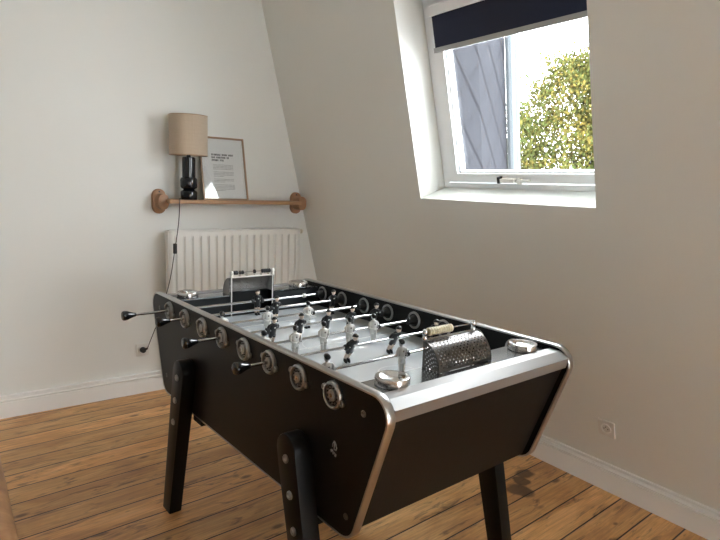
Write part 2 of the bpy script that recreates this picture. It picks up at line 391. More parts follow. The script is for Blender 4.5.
def blind(W5, vbot, label):
    ya, yb, va, vb, b = W5
    t0 = empty('roller_blind', S((ya + yb) / 2, vb, .15)); tag(t0, label, 'blind'); inv = Matrix.Translation(-t0.location)
    def part(nm, bm, mt): bm.transform(inv); link(nm, bm, mt, t0)
    bm = bmesh.new(); sl_box(bm, ya - .022, yb + .022, vb - .052, vb - .006, .112, .149); part('cassette', bm, M_frame_w)
    bm = bmesh.new(); sl_box(bm, ya - .040, yb + .030, vbot, vb - .052, .134, .1375); part('fabric', bm, M_blind)
    bm = bmesh.new(); sl_box(bm, ya - .036, yb + .026, vbot - .024, vbot, .126, .146); part('bottom_bar', bm, M_alu)
blind((ya, yb, va, vb, bb), 2.15, 'navy blue roller blind pulled a little way down over the skylight')

# ------------------------------------------------------------------ outside
bm = bmesh.new()
foot = [(2.06, -.95), (2.47, -.95), (2.86, -.86), (2.86, -.1), (2.06, -.1)]
A = [bm.verts.new((x, y, .6)) for x, y in foot]; B = [bm.verts.new((x - .155 * 2.6 if x > 2.1 else x - TS * 2.6, y, 3.2)) for x, y in foot]
bm.faces.new(A); bm.faces.new(B[::-1])
for i in range(5): bm.faces.new((A[i], A[(i + 1) % 5], B[(i + 1) % 5], B[i]))
dm = empty('slate_dormer', (2.0, -.6, .6)); tag(dm, 'grey dormer cheek clad in diamond slates outside the skylight', 'dormer')
bm.transform(Matrix.Translation(-dm.location)); link('slate_cladding', bm, M_slate, dm)
bm = bmesh.new()
for (x, y, r) in ((2.825, -.885, .034), (2.885, -.875, .030)):
    tube(bm, [(x + .06, y, .6), (x + .06 - .155 * 2.6, y, 3.2)], r, 10)
bm.transform(Matrix.Translation(-dm.location)); link_each('corner_flashing', bm, M_zinc, dm)

def tree():
    base = V(12.6, 4.6, -7.5); t0 = empty('autumn_tree', base); tag(t0, 'tall green and yellow autumn tree beyond the skylight', 'tree')
    rnd_ = random.Random(3)
    blobs = [((12.2, 4.3, 1.0), 1.9), ((11.3, 5.6, 1.2), 1.1), ((11.2, 5.45, 2.2), .55), ((11.9, 4.75, 2.6), .8), ((12.5, 4.35, 2.9), .75), ((11.75, 5.0, 3.25), .42), ((12.1, 4.85, 4.05), .62), ((12.5, 4.5, 4.0), .5), ((12.9, 3.4, 3.0), 1.3), ((11.2, 5.5, .1), 1.6), ((12.7, 3.6, 4.2), .5), ((11.1, 5.5, 3.15), .42), ((11.15, 5.45, 2.7), .6), ((11.5, 5.28, 3.85), .38), ((12.3, 4.75, 4.55), .5), ((12.6, 4.45, 4.65), .5), ((12.4, 4.6, 3.5), .5), ((11.8, 5.1, 4.45), .42), ((12, 3.5, -.6), 2.2)]
    bm = bmesh.new()
    for (c_, r) in blobs:
        nc = int(30 + (165 if c_[2] < 2.4 else 100) * r * r)
        for _ in range(nc):
            d = V(rnd_.gauss(0, 1), rnd_.gauss(0, 1), rnd_.gauss(0, 1)).normalized(); cc_ = V(*c_) + d * r * rnd_.uniform(.35, 1.12)
            for _ in range(24):
                p = cc_ + V(rnd_.gauss(0, .17), rnd_.gauss(0, .17), rnd_.gauss(0, .13)); s = rnd_.uniform(.03, .06)
                e = Euler((rnd_.uniform(0, 6), rnd_.uniform(0, 6), rnd_.uniform(0, 6))).to_matrix()
                q = [p + e @ V(*k_) * s for k_ in ((-1, 0, 0), (0, -.55, .1), (1, 0, 0), (0, .55, .1))]
                bm.faces.new([bm.verts.new(x) for x in q])
    bm.transform(Matrix.Translation(-base)); link('foliage', bm, M_leaf, t0)['kind'] = 'stuff'
    bm = bmesh.new(); tube(bm, smoothpts([base, (12.5, 4.5, -3), (12.4, 4.4, 0), (12.4, 4.5, 3.0)]), [.35 - .32 * i / 18 for i in range(19)], 10)
    for (c_, r) in blobs[3:9]: tube(bm, smoothpts([(12.4, 4.4, 0), tuple((V(12.45, 4.4, 1.2) + V(*c_)) / 2), c_], 5), [.06 - .005 * i for i in range(11)], 7)
    bm.transform(Matrix.Translation(-base)); link('trunk', bm, M_bark, t0, 60)
tree()

# ------------------------------------------------------------------ radiator
rad = empty('radiator', (.855, -.06, .16)); tag(rad, 'white panel radiator with vertical flutes mounted under the oak shelf', 'radiator')
def rp(nm, bm, mt, smooth=None, parent=rad): bm.transform(Matrix.Translation(-rad.location)); return link(nm, bm, mt, parent, smooth)
x0, x1, zb, zt = .372, 1.338, .16, 1.07
def fluted(yf, sgn):
    bm = bmesh.new(); xs = []; N = 17; p = (x1 - x0 - .03) / N
    cols = [(x0, 0)]
    for i in range(N):
        a = x0 + .015 + i * p
        cols += [(a + p * .26, 0), (a + p * .38, 1), (a + p * .62, 1), (a + p * .74, 0)]
    cols.append((x1, 0))
    rows = [(zb, 0), (zb + .035, 0), (zb + .05, 1), (zt - .05, 1), (zt - .035, 0), (zt - .006, 0), (zt, -1)]
    G = [[bm.verts.new((x, yf - sgn * (.017 * f * g if g > 0 else (-.008 if g < 0 else 0)) * -1, z)) for (x, f) in cols] for (z, g) in rows]
    for j in range(len(rows) - 1):
        for i in range(len(cols) - 1): bm.faces.new((G[j][i], G[j][i + 1], G[j + 1][i + 1], G[j + 1][i]))
    return bm
for nm, yf, sg in (('front_panel', -.100, 1), ('rear_panel', -.045, -1)):
    o = rp(nm, fluted(yf, sg), M_rad, 50); q = o.modifiers.new('t', 'SOLIDIFY'); q.thickness = .003; q.offset = 0
bm = bmesh.new()
for xx in (x0 - .004, x1 - .003): box(bm, xx, xx + .007, -.101, -.043, zb + .01, zt - .004, .002)
bm.transform(Matrix.Translation(-rad.location)); link_each('side_cover', bm, M_rad, rad)
bm = bmesh.new(); box(bm, x0 + .01, x1 - .01, -.097, -.048, zt - .003, zt + .004)
for i in range(48): xx = x0 + .03 + i * .0192; box(bm, xx, xx + .008, -.090, -.055, zt + .0035, zt + .0055)
rp('top_grille', bm, M_rad)
bm = bmesh.new()
for xx in (.55, 1.15): box(bm, xx, xx + .03, -.045, -.001, zt - .3, zt - .06); box(bm, xx, xx + .03, -.045, -.001, zb + .06, zb + .2)
bm.transform(Matrix.Translation(-rad.location)); link_each('wall_bracket', bm, M_rad, rad)
bm = bmesh.new(); cyl(bm, (x1, -.072, zt - .022), (x1 + .018, -.072, zt - .022), .008, 12, 0); vb_ = rp('bleed_valve', bm, M_rubber, 40)
bm = bmesh.new(); lathe(bm, [(0, 0), (.014, 0), (.017, .004), (.017, .016), (.010, .024), (0, .024)], (x1 + .014, -.072, zt - .020), (1, -.3, 0), 16); bm.transform(Matrix.Translation(-rad.location)); link('valve_cap', bm, M_cream, vb_, 40)
bm = bmesh.new(); tube(bm, [(.42, -.07, .16), (.42, -.07, .06), (.42, -.07, .0)], .008, 10); tube(bm, [(1.28, -.07, .16), (1.28, -.07, 0)], .008, 10); bm.transform(Matrix.Translation(-rad.location)); link_each('pipe', bm, M_rad, rad, 60)

# ------------------------------------------------------------------ shelf, lamp, picture
ZS = 1.273
sh = empty('wall_shelf', (.85, 0, ZS - .025)); tag(sh, 'slim oak wall shelf held by two rounded oak brackets', 'shelf')
def sp(nm, bm, mt, smooth=None, parent=sh): bm.transform(Matrix.Translation(-sh.location)); return link(nm, bm, mt, parent, smooth)
def pill(w_, h, n=10):
    r = w_ / 2; s = h / 2 - r
    return [(r * math.cos(a), s + r * math.sin(a)) for a in [PI * i / n for i in range(n + 1)]] + [(r * math.cos(a), -s + r * math.sin(a)) for a in [PI + PI * i / n for i in range(n + 1)]]
bm = bmesh.new(); box(bm, .358, 1.30, -.182, -.004, ZS - .024, ZS, .003); sp('board', bm, M_shelf)
for cx, sgn in ((.340, 1), (1.345, -1)):
    bm = bmesh.new()
    prism(bm, [(cx + p[0], ZS - .016 + p[1]) for p in pill(.082, .158)], 'y', 0, -.030, bev=.004)
    br = sp('bracket', bm, M_oakd, 35)
    bm = bmesh.new(); prism(bm, [(cx + p[0] + .004 * sgn, ZS - .016 + p[1]) for p in pill(.062, .098)], 'y', -.028, -.110 if sgn > 0 else -.125, bev=.004); bm.transform(Matrix.Translation(-sh.location)); link('shelf_holder', bm, M_oakd, br, 35)
    bm = bmesh.new(); cyl(bm, (cx, -.0305, ZS + .045), (cx, -.026, ZS + .045), .005, 12); bm.transform(Matrix.Translation(-sh.location)); link('screw', bm, M_rubber, br)

LX, LY = .498, -.125
lamp = empty('table_lamp', (LX, LY, ZS)); tag(lamp, 'table lamp with beige linen drum shade and black turned base on the oak shelf', 'lamp')
bm = bmesh.new()
lathe(bm, [(0, 0), (.050, 0), (.052, .004), (.052, .046), (.048, .055), (.038, .060), (.034, .064), (.038, .068), (.048, .073), (.053, .082), (.053, .126), (.048, .137), (.041, .142), (.041, .262), (.036, .268), (0, .268)], n=40)
link('base', bm, M_lampb, lamp, 30)
bm = bmesh.new(); cyl(bm, (0, 0, .266), (0, 0, .33), .013, 12); cyl(bm, (0, 0, .290), (0, 0, .335), .018, 16); link('bulb_holder', bm, M_rubber, lamp, 40)
bm = bmesh.new(); lathe(bm, [(.006, .33), (.012, .34), (.028, .375), (.030, .395), (.022, .418), (0, .426)], n=20); link('bulb', bm, mat('frosted_bulb', (.85, .85, .82), .3), lamp, 60)
RS, H0, H1 = .1175, .278, .524
bm = bmesh.new(); lathe(bm, [(RS, H0), (RS, H1), (RS - .003, H1), (RS - .003, H0), (RS, H0)], n=56); shd = link('lamp_shade', bm, M_shade, lamp, 30)
bm = bmesh.new()
for z in (H0 + .001, H1 - .001):
    tube(bm, [(RS * math.cos(a), RS * math.sin(a), z) for a in [2 * PI * i / 48 for i in range(49)]], .0022, 6)
for a in (0, 2 * PI / 3, 4 * PI / 3): tube(bm, [(.017 * math.cos(a), .017 * math.sin(a), .32), (.115 * math.cos(a), .115 * math.sin(a), .32)], .0015, 6)
link_each('shade_ring', bm, M_frame, shd)
# power cord, draped over the board edge down to the socket
sock_c = V(.222, 0, .290)
pts = smoothpts([(LX - .045, LY + .005, ZS + .008), (LX - .068, -.15, ZS + .006), (.420, -.182, ZS + .006), (.415, -.189, ZS - .03), (.410, -.187, 1.15), (.398, -.184, 1.05), (.385, -.178, .96), (.372, -.14, .80), (.350, -.11, .67), (.315, -.06, .50), (.268, -.035, .36), (.243, -.038, .303)], 5)
bm = bmesh.new(); tube(bm, [p - lamp.location for p in pts], .0028, 8); cd = link('power_cord', bm, M_cord, lamp, 60)
bm = bmesh.new(); P0 = V(.386, -.180, .97) - lamp.location; box(bm, P0.x - .011, P0.x + .011, P0.y - .009, P0.y + .009, P0.z - .035, P0.z + .030, .004); link('cord_switch', bm, M_rubber, cd)
bm = bmesh.new(); q = sock_c - lamp.location; cyl(bm, (q.x, q.y - .008, q.z), (q.x, q.y - .030, q.z), .019, 18, 0, .017); cyl(bm, (q.x + .004, q.y - .028, q.z + .004), (q.x + .022, q.y - .040, q.z + .014), .009, 12, 0, .006); link('plug', bm, M_rubber, cd, 40)

# framed notice, leaning back against the wall
FW, FH, FD = .318, .425, .016
fo = empty('picture_frame', (.758, -.120, ZS + .001)); tag(fo, 'oak framed white sheet with printed text leaning on the wall behind the lamp', 'picture frame')
TILT = math.atan2(.095, FH)
fo.rotation_euler = (-TILT, 0, math.radians(0))
bm = bmesh.new(); b = .011
for (xa, xb, za, zc) in ((-FW / 2, FW / 2, 0, b), (-FW / 2, FW / 2, FH - b, FH), (-FW / 2, -FW / 2 + b, b, FH - b), (FW / 2 - b, FW / 2, b, FH - b)): box(bm, xa, xb, 0, FD, za, zc, .0012)
link('frame', bm, M_frame, fo)
bm = bmesh.new(); box(bm, -FW / 2 + b, FW / 2 - b, .009, .013, b, FH - b); ps = link('sheet', bm, M_paper, fo)
def words(bm, x, x1_, z, h, rr, thick):
    # letter-like strokes, too small to be read in the photo
    y = .0088
    while x < x1_:
        n = rr.randint(3, 8)
        for _ in range(n):
            if x > x1_: break
            w_ = h * rr.uniform(.35, .7); box(bm, x, x + thick, y - .0003, y + .0002, z, z + h)
            if rr.random() < .6: box(bm, x, x + w_, y - .0003, y + .0002, z + h - thick, z + h)
            if rr.random() < .6: box(bm, x, x + w_, y - .0003, y + .0002, z, z + thick)
            if rr.random() < .5: box(bm, x + w_ - thick, x + w_, y - .0003, y + .0002, z, z + h)
            x += w_ + h * .22
        x += h * .6
rr = random.Random(5); bm = bmesh.new()
for i, L in enumerate((.098, .078, .054)): words(bm, -.078, -.078 + L * 1.5, .300 - i * .0185, .0125, rr, .0052)
link('heading_print', bm, M_ink, ps)
bm = bmesh.new()
for i in range(19):
    if i in (4, 9, 13): continue
    words(bm, -.072, -.072 + (.140 if i not in (8, 12, 18) else .07), .236 - i * .0096, .0046, rr, .0015)
link('text_print', bm, M_inkl, ps)
bm = bmesh.new(); box(bm, -FW / 2 + b, FW / 2 - b, .005, .0065, b, FH - b); link('glass', bm, M_fglass, fo)

# ------------------------------------------------------------------ sockets
def socket(o, label):
    tag(o, label, 'socket', 'white wall sockets')
    bm = bmesh.new(); box(bm, -.041, .041, -.008, 0, -.041, .041, .003); link('cover_plate', bm, M_socket, o)
    bm = bmesh.new(); lathe(bm, [(.025, -.0005), (.025, .0035), (.021, .0035), (.0195, .0006), (0, .0006)], (0, -.008, 0), (0, -1, 0), 28); ins = link('insert', bm, M_socket, o, 40)
    bm = bmesh.new()
    for sx_ in (-.0095, .0095): cyl(bm, (sx_, -.0082, 0), (sx_, -.0092, 0), .0028, 10)
    cyl(bm, (0, -.0082, .010), (0, -.0135, .010), .0024, 10); link_each('contact', bm, M_hole, ins)
s1 = empty('wall_socket', sock_c); socket(s1, 'white wall socket low on the back wall with the black lamp plug in it'); del s1['group']
s2 = empty('wall_socket', (XW - TS * .323, -2.405, .323)); socket(s2, 'empty white wall socket low on the sloping wall above the skirting board'); del s2['group']
s2.rotation_euler = (0, 0, -PI / 2); 
mz = Matrix.Rotation(-math.atan(TS), 4, 'Y'); s2.matrix_world = Matrix.Translation(s2.location) @ mz @ Matrix.Rotation(-PI / 2, 4, 'Z')

# ------------------------------------------------------------------ leather sofa (only the edge of its seat is in view)
so = empty('leather_sofa', (-1.15, -2.2, 0)); tag(so, 'tan brown leather sofa at the left edge, its rounded front facing the football table', 'sofa')
def sf(nm, x0, x1, y0, y1, z0, z1, bev, mt=M_leath):
    bm = bmesh.new(); box(bm, x0, x1, y0, y1, z0, z1, bev, 0, 5); bm.transform(Matrix.Translation(-so.location)); return link(nm, bm, mt, so, 60)
sf('base', -1.66, -.70, -3.05, -1.25, .10, .30, .03)
sf('seat_cushion', -1.45, -.668, -2.14, -1.42, .29, .47, .05); sf('seat_cushion', -1.45, -.668, -2.87, -2.15, .29, .47, .05)
sf('backrest', -1.70, -1.42, -3.05, -1.25, .29, .80, .07)
sf('armrest', -1.66, -.70, -1.42, -1.22, .12, .58, .06); sf('armrest', -1.66, -.70, -3.08, -2.88, .12, .58, .06)
for x in (-1.58, -.80):
    for y in (-2.98, -1.32):
        bm = bmesh.new(); cyl(bm, (x, y, .11), (x, y, 0), .022, 14, 0, .016); bm.transform(Matrix.Translation(-so.location)); link('leg', bm, M_oakd, so, 40)

# ------------------------------------------------------------------ the table football
TB = empty('table_football', (0.39049, -1.93564, 0), math.radians(2.5423))
tag(TB, 'large black table football with aluminium edges and black and white players', 'table football')
def tp(nm, bm, mt, smooth=None, parent=TB): return link(nm, bm, mt, parent, smooth)
HX = .4015; TH = .023; ZT = .902; ZD = .885; ZP = .786; ZR = .852
RY = [.577 - .1648 * i for i in range(8)]
outline = rounded([(-.808, ZT), (-.662, .477), (.662, .477), (.808, ZT)], [.055, .06, .06, .055], 8)
for s in (-1, 1):
    bm = bmesh.new(); xo = HX * s; xi = (HX - TH) * s
    prism(bm, outline, 'x', xo, xi, 0); pn = tp('side_panel', bm, M_black)
    # aluminium edging wrapped round the rim of the panel
    cx_ = sum(p[0] for p in outline) / len(outline); cz_ = sum(p[1] for p in outline) / len(outline)
    def offs(d):
        out = []; N = len(outline)
        for i in range(N):
            a = V(*outline[i - 1], 0); p = V(*outline[i], 0); c_ = V(*outline[(i + 1) % N], 0); tn = ((p - a).normalized() + (c_ - p).normalized()).normalized(); nn = V(-tn.y, tn.x, 0)
            if nn.dot(p - V(cx_, cz_, 0)) < 0: nn = -nn
            out.append((p.x + nn.x * d, p.y + nn.y * d))
        return out
    o1, o2, o3 = offs(-.0035), offs(.0012), offs(.0035); e = .0016
    bm = bmesh.new(); rows = []
    for (o_, x) in ((o1, xo + s * e), (o2, xo + s * e), (o3, xo - s * .002), (o3, xi + s * .002), (o2, xi - s * e), (o1, xi - s * e)):
        rows.append([bm.verts.new((x, p[0], p[1])) for p in o_])
    N = len(outline)
    for A, B in zip(rows, rows[1:] + rows[:1]):
        for i in range(N): bm.faces.new((A[i], A[(i + 1) % N], B[(i + 1) % N], B[i]))
    link('edge_trim', bm, M_edge, pn, 40)
    for (y, z) in ((-.699, .842), (-.643, .541), (.699, .842), (.628, .557)):
        bm = bmesh.new(); lathe(bm, [(.009, 0), (.009, .002), (.006, .003), (.004, .0015), (0, .0015)], (xo, y, z), (s, 0, 0), 14); link('screw', bm, M_gun, pn, 40)
    if s < 0:   # maker's mark: an outlined drop-shaped letter over a little slanting word
        bm = bmesh.new(); X0 = xo - .0012
        def stroke(pts, w_, closed=False):
            P_ = [(X0, -.584 - p[0] * .012, .711 + p[1] * .012) for p in pts]
            if closed: P_.append(P_[0])
            tube(bm, P_, w_ * .012, 5)
        stroke([(0, 1.35), (.15, .3), (.1, -.6), (.75, -.55), (1.0, 0), (.7, .6), (.2, 1.25)], .16)
        stroke([(0, 1.35), (-.5, .6), (-.55, -.2)], .10)
        for i, (a_, b_2) in enumerate((((-1.1, -1.0), (-.9, -1.6)), ((-.9, -.95), (-.4, -1.1)), ((-.35, -1.25), (-.2, -1.85)), ((-.1, -1.3), (.4, -1.45)), ((.45, -1.5), (.35, -2.0)), ((.7, -1.5), (.6, -2.1)))): stroke([a_, b_2], .16)
        link('maker_mark', bm, M_logo, pn)
# sloping end boards
for s in (-1, 1):
    bm = bmesh.new(); xi = HX - TH
    pts = [(s * .778, ZD - .012), (s * .642, .490), (s * .624, .490), (s * .758, ZD - .012)]
    prism(bm, pts, 'x', -xi, xi); tp('end_board', bm, M_end)
    # aluminium rail along the top of the end board
    bm = bmesh.new()
    pr_ = [(s * .712, ZD + .004), (s * .752, ZD + .004), (s * .786, ZD - .012), (s * .776, ZD - .046), (s * .760, ZD - .046), (s * .758, ZD - .008), (s * .712, ZD - .008)]
    prism(bm, pr_, 'x', -xi, xi, bev=0); tp('end_rail', bm, M_alu)
    # deck plate carrying the goal
    bm = bmesh.new(); prism(bm, [(-xi, s * .612), (-.114, s * .612), (-.114, s * .684), (.114, s * .684), (.114, s * .612), (xi, s * .612), (xi, s * .712), (-xi, s * .712)], 'z', ZD - .006, ZD); tp('deck_plate', bm, M_deck)
    bm = bmesh.new()
    for (xa, xb) in ((-xi, -.115), (.115, xi)): box(bm, xa, xb, min(s * .616, s * .634), max(s * .616, s * .634), ZP, ZD - .006)
    link_each('goal_wall', bm, M_blackin, TB)
    bm = bmesh.new(); box(bm, -.13, .13, min(s * .690, s * .70), max(s * .690, s * .70), ZP - .05, ZD - .006); box(bm, -.13, .13, min(s * .614, s * .70), max(s * .614, s * .70), ZP - .06, ZP - .05); tp('goal_box', bm, M_blackin)
# pitch, underside
bm = bmesh.new(); xi = HX - TH; box(bm, -xi, xi, -.612, .612, ZP - .012, ZP); pit = tp('pitch', bm, M_pitch)
bm = bmesh.new()
def ln(x0, x1, y0, y1): box(bm, x0, x1, y0, y1, ZP + .0001, ZP + .0008)
def arc(cx, cy, r, a0, a1, w_=.002, n=40):
    A = []
    for i in range(n + 1):
        a = a0 + (a1 - a0) * i / n; A.append((bm.verts.new((cx + (r - w_) * math.cos(a), cy + (r - w_) * math.sin(a), ZP + .0008)), bm.verts.new((cx + (r + w_) * math.cos(a), cy + (r + w_) * math.sin(a), ZP + .0008))))
    for p, q in zip(A, A[1:]): bm.faces.new((p[0], p[1], q[1], q[0]))
arc(0, 0, .10, 0, 2 * PI); ln(-xi, xi, -.002, .002)
for s in (-1, 1):
    ln(-.22, .22, *sorted((s * .40, s * .404))); ln(-.222, -.218, *sorted((s * .40, s * .6))); ln(.218, .222, *sorted((s * .40, s * .6)))
    arc(0, s * .40, .07, PI if s > 0 else 0, 2 * PI if s > 0 else PI)
link('pitch_marking', bm, M_line, pit)
bm = bmesh.new(); box(bm, -xi, xi, -.632, .632, .483, .495); tp('underside', bm, M_black)
for s, y0, y1 in ((1, .27, .35), (-1, -.52, -.42)):
    bm = bmesh.new(); box(bm, -HX - .0, HX + .0, min(y0, y1), max(y0, y1), .452, .4825, .003); tp('cross_beam', bm, M_black)
# legs
def leg(sx_, sy_, yb):
    bm = bmesh.new(); z0, z1 = 0, .712
    def yc(z): return sy_ * (yb + .237 * (.63 - z))
    def hw(z): return .037 + .014 * z / .7
    P = []
    for z in (0.0, .60): P.append((yc(z) - hw(z), z))
    n = 8; zc, r = .652, .0505
    for i in range(n + 1):
        a = PI - PI * i / n; P.append((yc(zc) + r * math.cos(a), zc + .050 * math.sin(a)))
    for z in (.60, 0.0): P.append((yc(z) + hw(z), z))
    xa, xb = (HX + .0015) * sx_, (HX + .056) * sx_
    # foot is chamfered
    prism(bm, P, 'x', xa, xb, bev=.005); lg = tp('leg', bm, M_black, 35)
    for z in (.632, .533, .435):
        b2 = bmesh.new(); lathe(b2, [(.0125, 0), (.0125, .004), (.010, .0065), (.006, .0065), (.004, .003), (0, .003)], (xb, yc(z), z), (sx_, 0, 0), 16); link('bolt', b2, M_flange, lg, 40)
    b2 = bmesh.new(); box(b2, min(xa, xb) + .006, max(xa, xb) - .006, yc(0) - .034, yc(0) + .034, -.0, .004); link('foot_pad', b2, M_rubber, lg)
leg(-1, -1, .437); leg(1, -1, .412); leg(-1, 1, .365); leg(1, 1, .365)

# rod bearings
def bearing_mesh(s):
    bm = bmesh.new()
    lathe(bm, [(.038, 0), (.038, .006), (.0355, .011), (.0315, .0125), (.029, .010), (.0285, .004, 1), (.0160, .004, 1), (.0160, .004), (.0160, .009), (.014, .0105), (.0125, .0105)], (0, 0, 0), (s, 0, 0), 32)
    lathe(bm, [(.0125, .0105), (0, .0105)], (0, 0, 0), (s, 0, 0), 32)
    for i in range(12):
        a = 2 * PI * i / 12; c_ = V(s * .004, .0222 * math.cos(a), .0222 * math.sin(a)); cyl(bm, c_, c_ + V(s * .003, 0, 0), .0026, 8, 0)
    for a in (math.radians(16), math.radians(196)):
        c_ = V(0, -s * s * .041 * math.cos(a) * 1.0, -.041 * math.sin(a)); c_.y = .041 * math.cos(a) * -1
        lathe(bm, [(.0095, 0), (.0095, .006), (.0075, .0085), (.003, .0085), (.0025, .0065), (0, .0065)], c_, (s, 0, 0), 14)
    return bm
first = None
for s in (-1, 1):
    protoo = link('rod_bearing', bearing_mesh(s), [M_flange, M_rubber], TB, 35); 
    bm = bmesh.new()
    lathe(bm, [(.036, 0), (.036, .004), (.033, .006), (.028, .006), (.027, .003, 1), (.0115, .003, 1), (.0115, .003, 1)], (0, 0, 0), (-s, 0, 0), 28)
    inner = link('inner_ring', bm, [M_flange, M_rubber], protoo, 40); inner.location = (-s * (TH + .0002), 0, 0)
    for i, y in enumerate(RY):
        if i == 0: protoo.location = (s * (HX + .0002), y, ZR); continue
        o = protoo.copy(); col.objects.link(o); o.parent = TB; o.location = (s * (HX + .0002), y, ZR)
        q = inner.copy(); col.objects.link(q); q.parent = o
# players
def player_mesh(team):
    # hangs upright on its rod: the rod runs along x through (0,0,0); feet at -.062, face towards -y
    bm = bmesh.new(); ux, uy = (1, 0, 0), (0, 1, 0)
    SH, SK, HR, SO = 0, 1, 2, 3
    R = lambda z, rx, ry, cx=0, cy=0: ((cx, cy, z), ux, uy, rx, ry)
    # torso and shorts
    loft(bm, [R(-.024, .0105, .0075), R(-.020, .0125, .0088), R(-.008, .0112, .0082), R(.002, .0125, .0088), R(.012, .0150, .0088), R(.018, .0145, .0080), R(.0215, .0085, .0062), R(.0235, .0045, .0045)], 14, SH)
    # neck and head
    loft(bm, [R(.021, .0042, .0044), R(.026, .0040, .0044), R(.0275, .0050, .0060, 0, -.0008), R(.0300, .0066, .0076, 0, -.0006), R(.0345, .0074, .0084), R(.0385, .0072, .0082), R(.0425, .0052, .0062), R(.0440, .0020, .0025)], 14, SK)
    loft(bm, [((0, -.0078, .0335), ux, (0, 0, 1), .0010, .0012), ((0, -.0104, .0325), ux, (0, 0, 1), .0013, .0010)], 6, SK)     # nose
    for s in (-1, 1): loft(bm, [((s * .0070, .0, .0340), uy, (0, 0, 1), .0016, .0022), ((s * .0086, .0006, .0345), uy, (0, 0, 1), .0012, .0018)], 6, SK)
    # hair: cap over crown and back
    loft(bm, [R(.0305, .0062, .0046, 0, .0046), R(.0340, .0080, .0062, 0, .0038), R(.0375, .0084, .0078, 0, .0022), R(.0410, .0078, .0086, 0, .0002), R(.0445, .0060, .0068, 0, .0), R(.0462, .0024, .0030)], 14, HR)
    for s in (-1, 1):
        # legs, thighs in shorts, sock, shoe
        loft(bm, [R(-.018, .0062, .0076, s * .0058), R(-.030, .0058, .0068, s * .0062)], 10, SH)
        loft(bm, [R(-.029, .0048, .0056, s * .0061), R(-.036, .0044, .0052, s * .0060), R(-.040, .0040, .0046, s * .0059), R(-.046, .0044, .0052, s * .0058, .0006), R(-.055, .0034, .0040, s * .0056, .0)], 10, 1 if team == 'w' else 4)
        loft(bm, [R(-.053, .0040, .0052, s * .0056, -.0004), R(-.057, .0046, .0086, s * .0056, -.0040), R(-.062, .0048, .0096, s * .0056, -.0050), R(-.0632, .0042, .0088, s * .0056, -.0050)], 10, SO)
        # arms, hands clasped behind the back
        loft(bm, [R(.0175, .0035, .0042, s * .0135), R(.012, .0042, .0048, s * .0165, .0008), R(.002, .0037, .0042, s * .0178, .0030), R(-.003, .0034, .0038, s * .0172, .0045)], 9, SH)
        loft(bm, [((s * .0172, .0045, -.0025), (0, .6, .8), (1, 0, 0), .0032, .0032), ((s * .0130, .0085, -.0065), (0, .6, .8), (.7, .7, 0), .0027, .0027), ((s * .0060, .0105, -.0090), (0, 0, 1), (0, 1, 0), .0026, .0026), ((s * .0010, .0108, -.0098), (0, 0, 1), (0, 1, 0), .0022, .0022)], 9, SH if team == 'b' else SK)
    # chest badge
    lathe(bm, [(.0, 0), (.0030, 0), (.0030, .0006), (0, .0006)], (0.0, -.0085, .009), (0, -1, 0), 10, 5)
    lathe(bm, [(.0, 0), (.0030, 0), (.0030, .0006), (0, .0006)], (0.0, .0085, .009), (0, 1, 0), 10, 5)
    mats = [M_pw, M_pw, M_hair, M_pb, M_pw, M_gun] if team == 'w' else [M_pb, M_skin, M_hair, M_pb, M_skin, M_pw]
    me = bpy.data.meshes.new('player'); bmesh.ops.recalc_face_normals(bm, faces=bm.faces[:]); bm.to_mesh(me); bm.free()
    for M in mats: me.materials.append(M)
    me.shade_smooth(); return me
PMW, PMB = player_mesh('w'), player_mesh('b')
rods = [  # team, player x positions, tilt (deg), length past the panel on the handle side
    ('b', [.008], 3, .172), ('b', [.010, .320], 9, .094), ('w', [-.325, -.128, .069], 2, .10), ('b', [-.198, -.078, .050, .172, .303], 14, .122),
    ('w', [-.330, -.206, -.084, .036, .155], 2, .10), ('b', [-.272, -.074, .124], 28, .115), ('w', [-.306, -.005], 4, .10), ('w', [.03], 0, .10)]
rods[5] = ('b', [-.082, .118, .315], 28, .100)
knob_prof = [(0, 0), (.0150, .0), (.0185, .003), (.0195, .010), (.0180, .020), (.0125, .034), (.0085, .046), (.0075, .052), (0, .052)]
mk = {}
for sgn in (-1, 1):
    bm = bmesh.new(); lathe(bm, knob_prof, (0, 0, 0), (-sgn, 0, 0), 22); me = bpy.data.meshes.new('handle'); bmesh.ops.recalc_face_normals(bm, faces=bm.faces[:]); bm.to_mesh(me); bm.free(); me.materials.append(M_knob); me.shade_smooth(); mk[sgn] = me
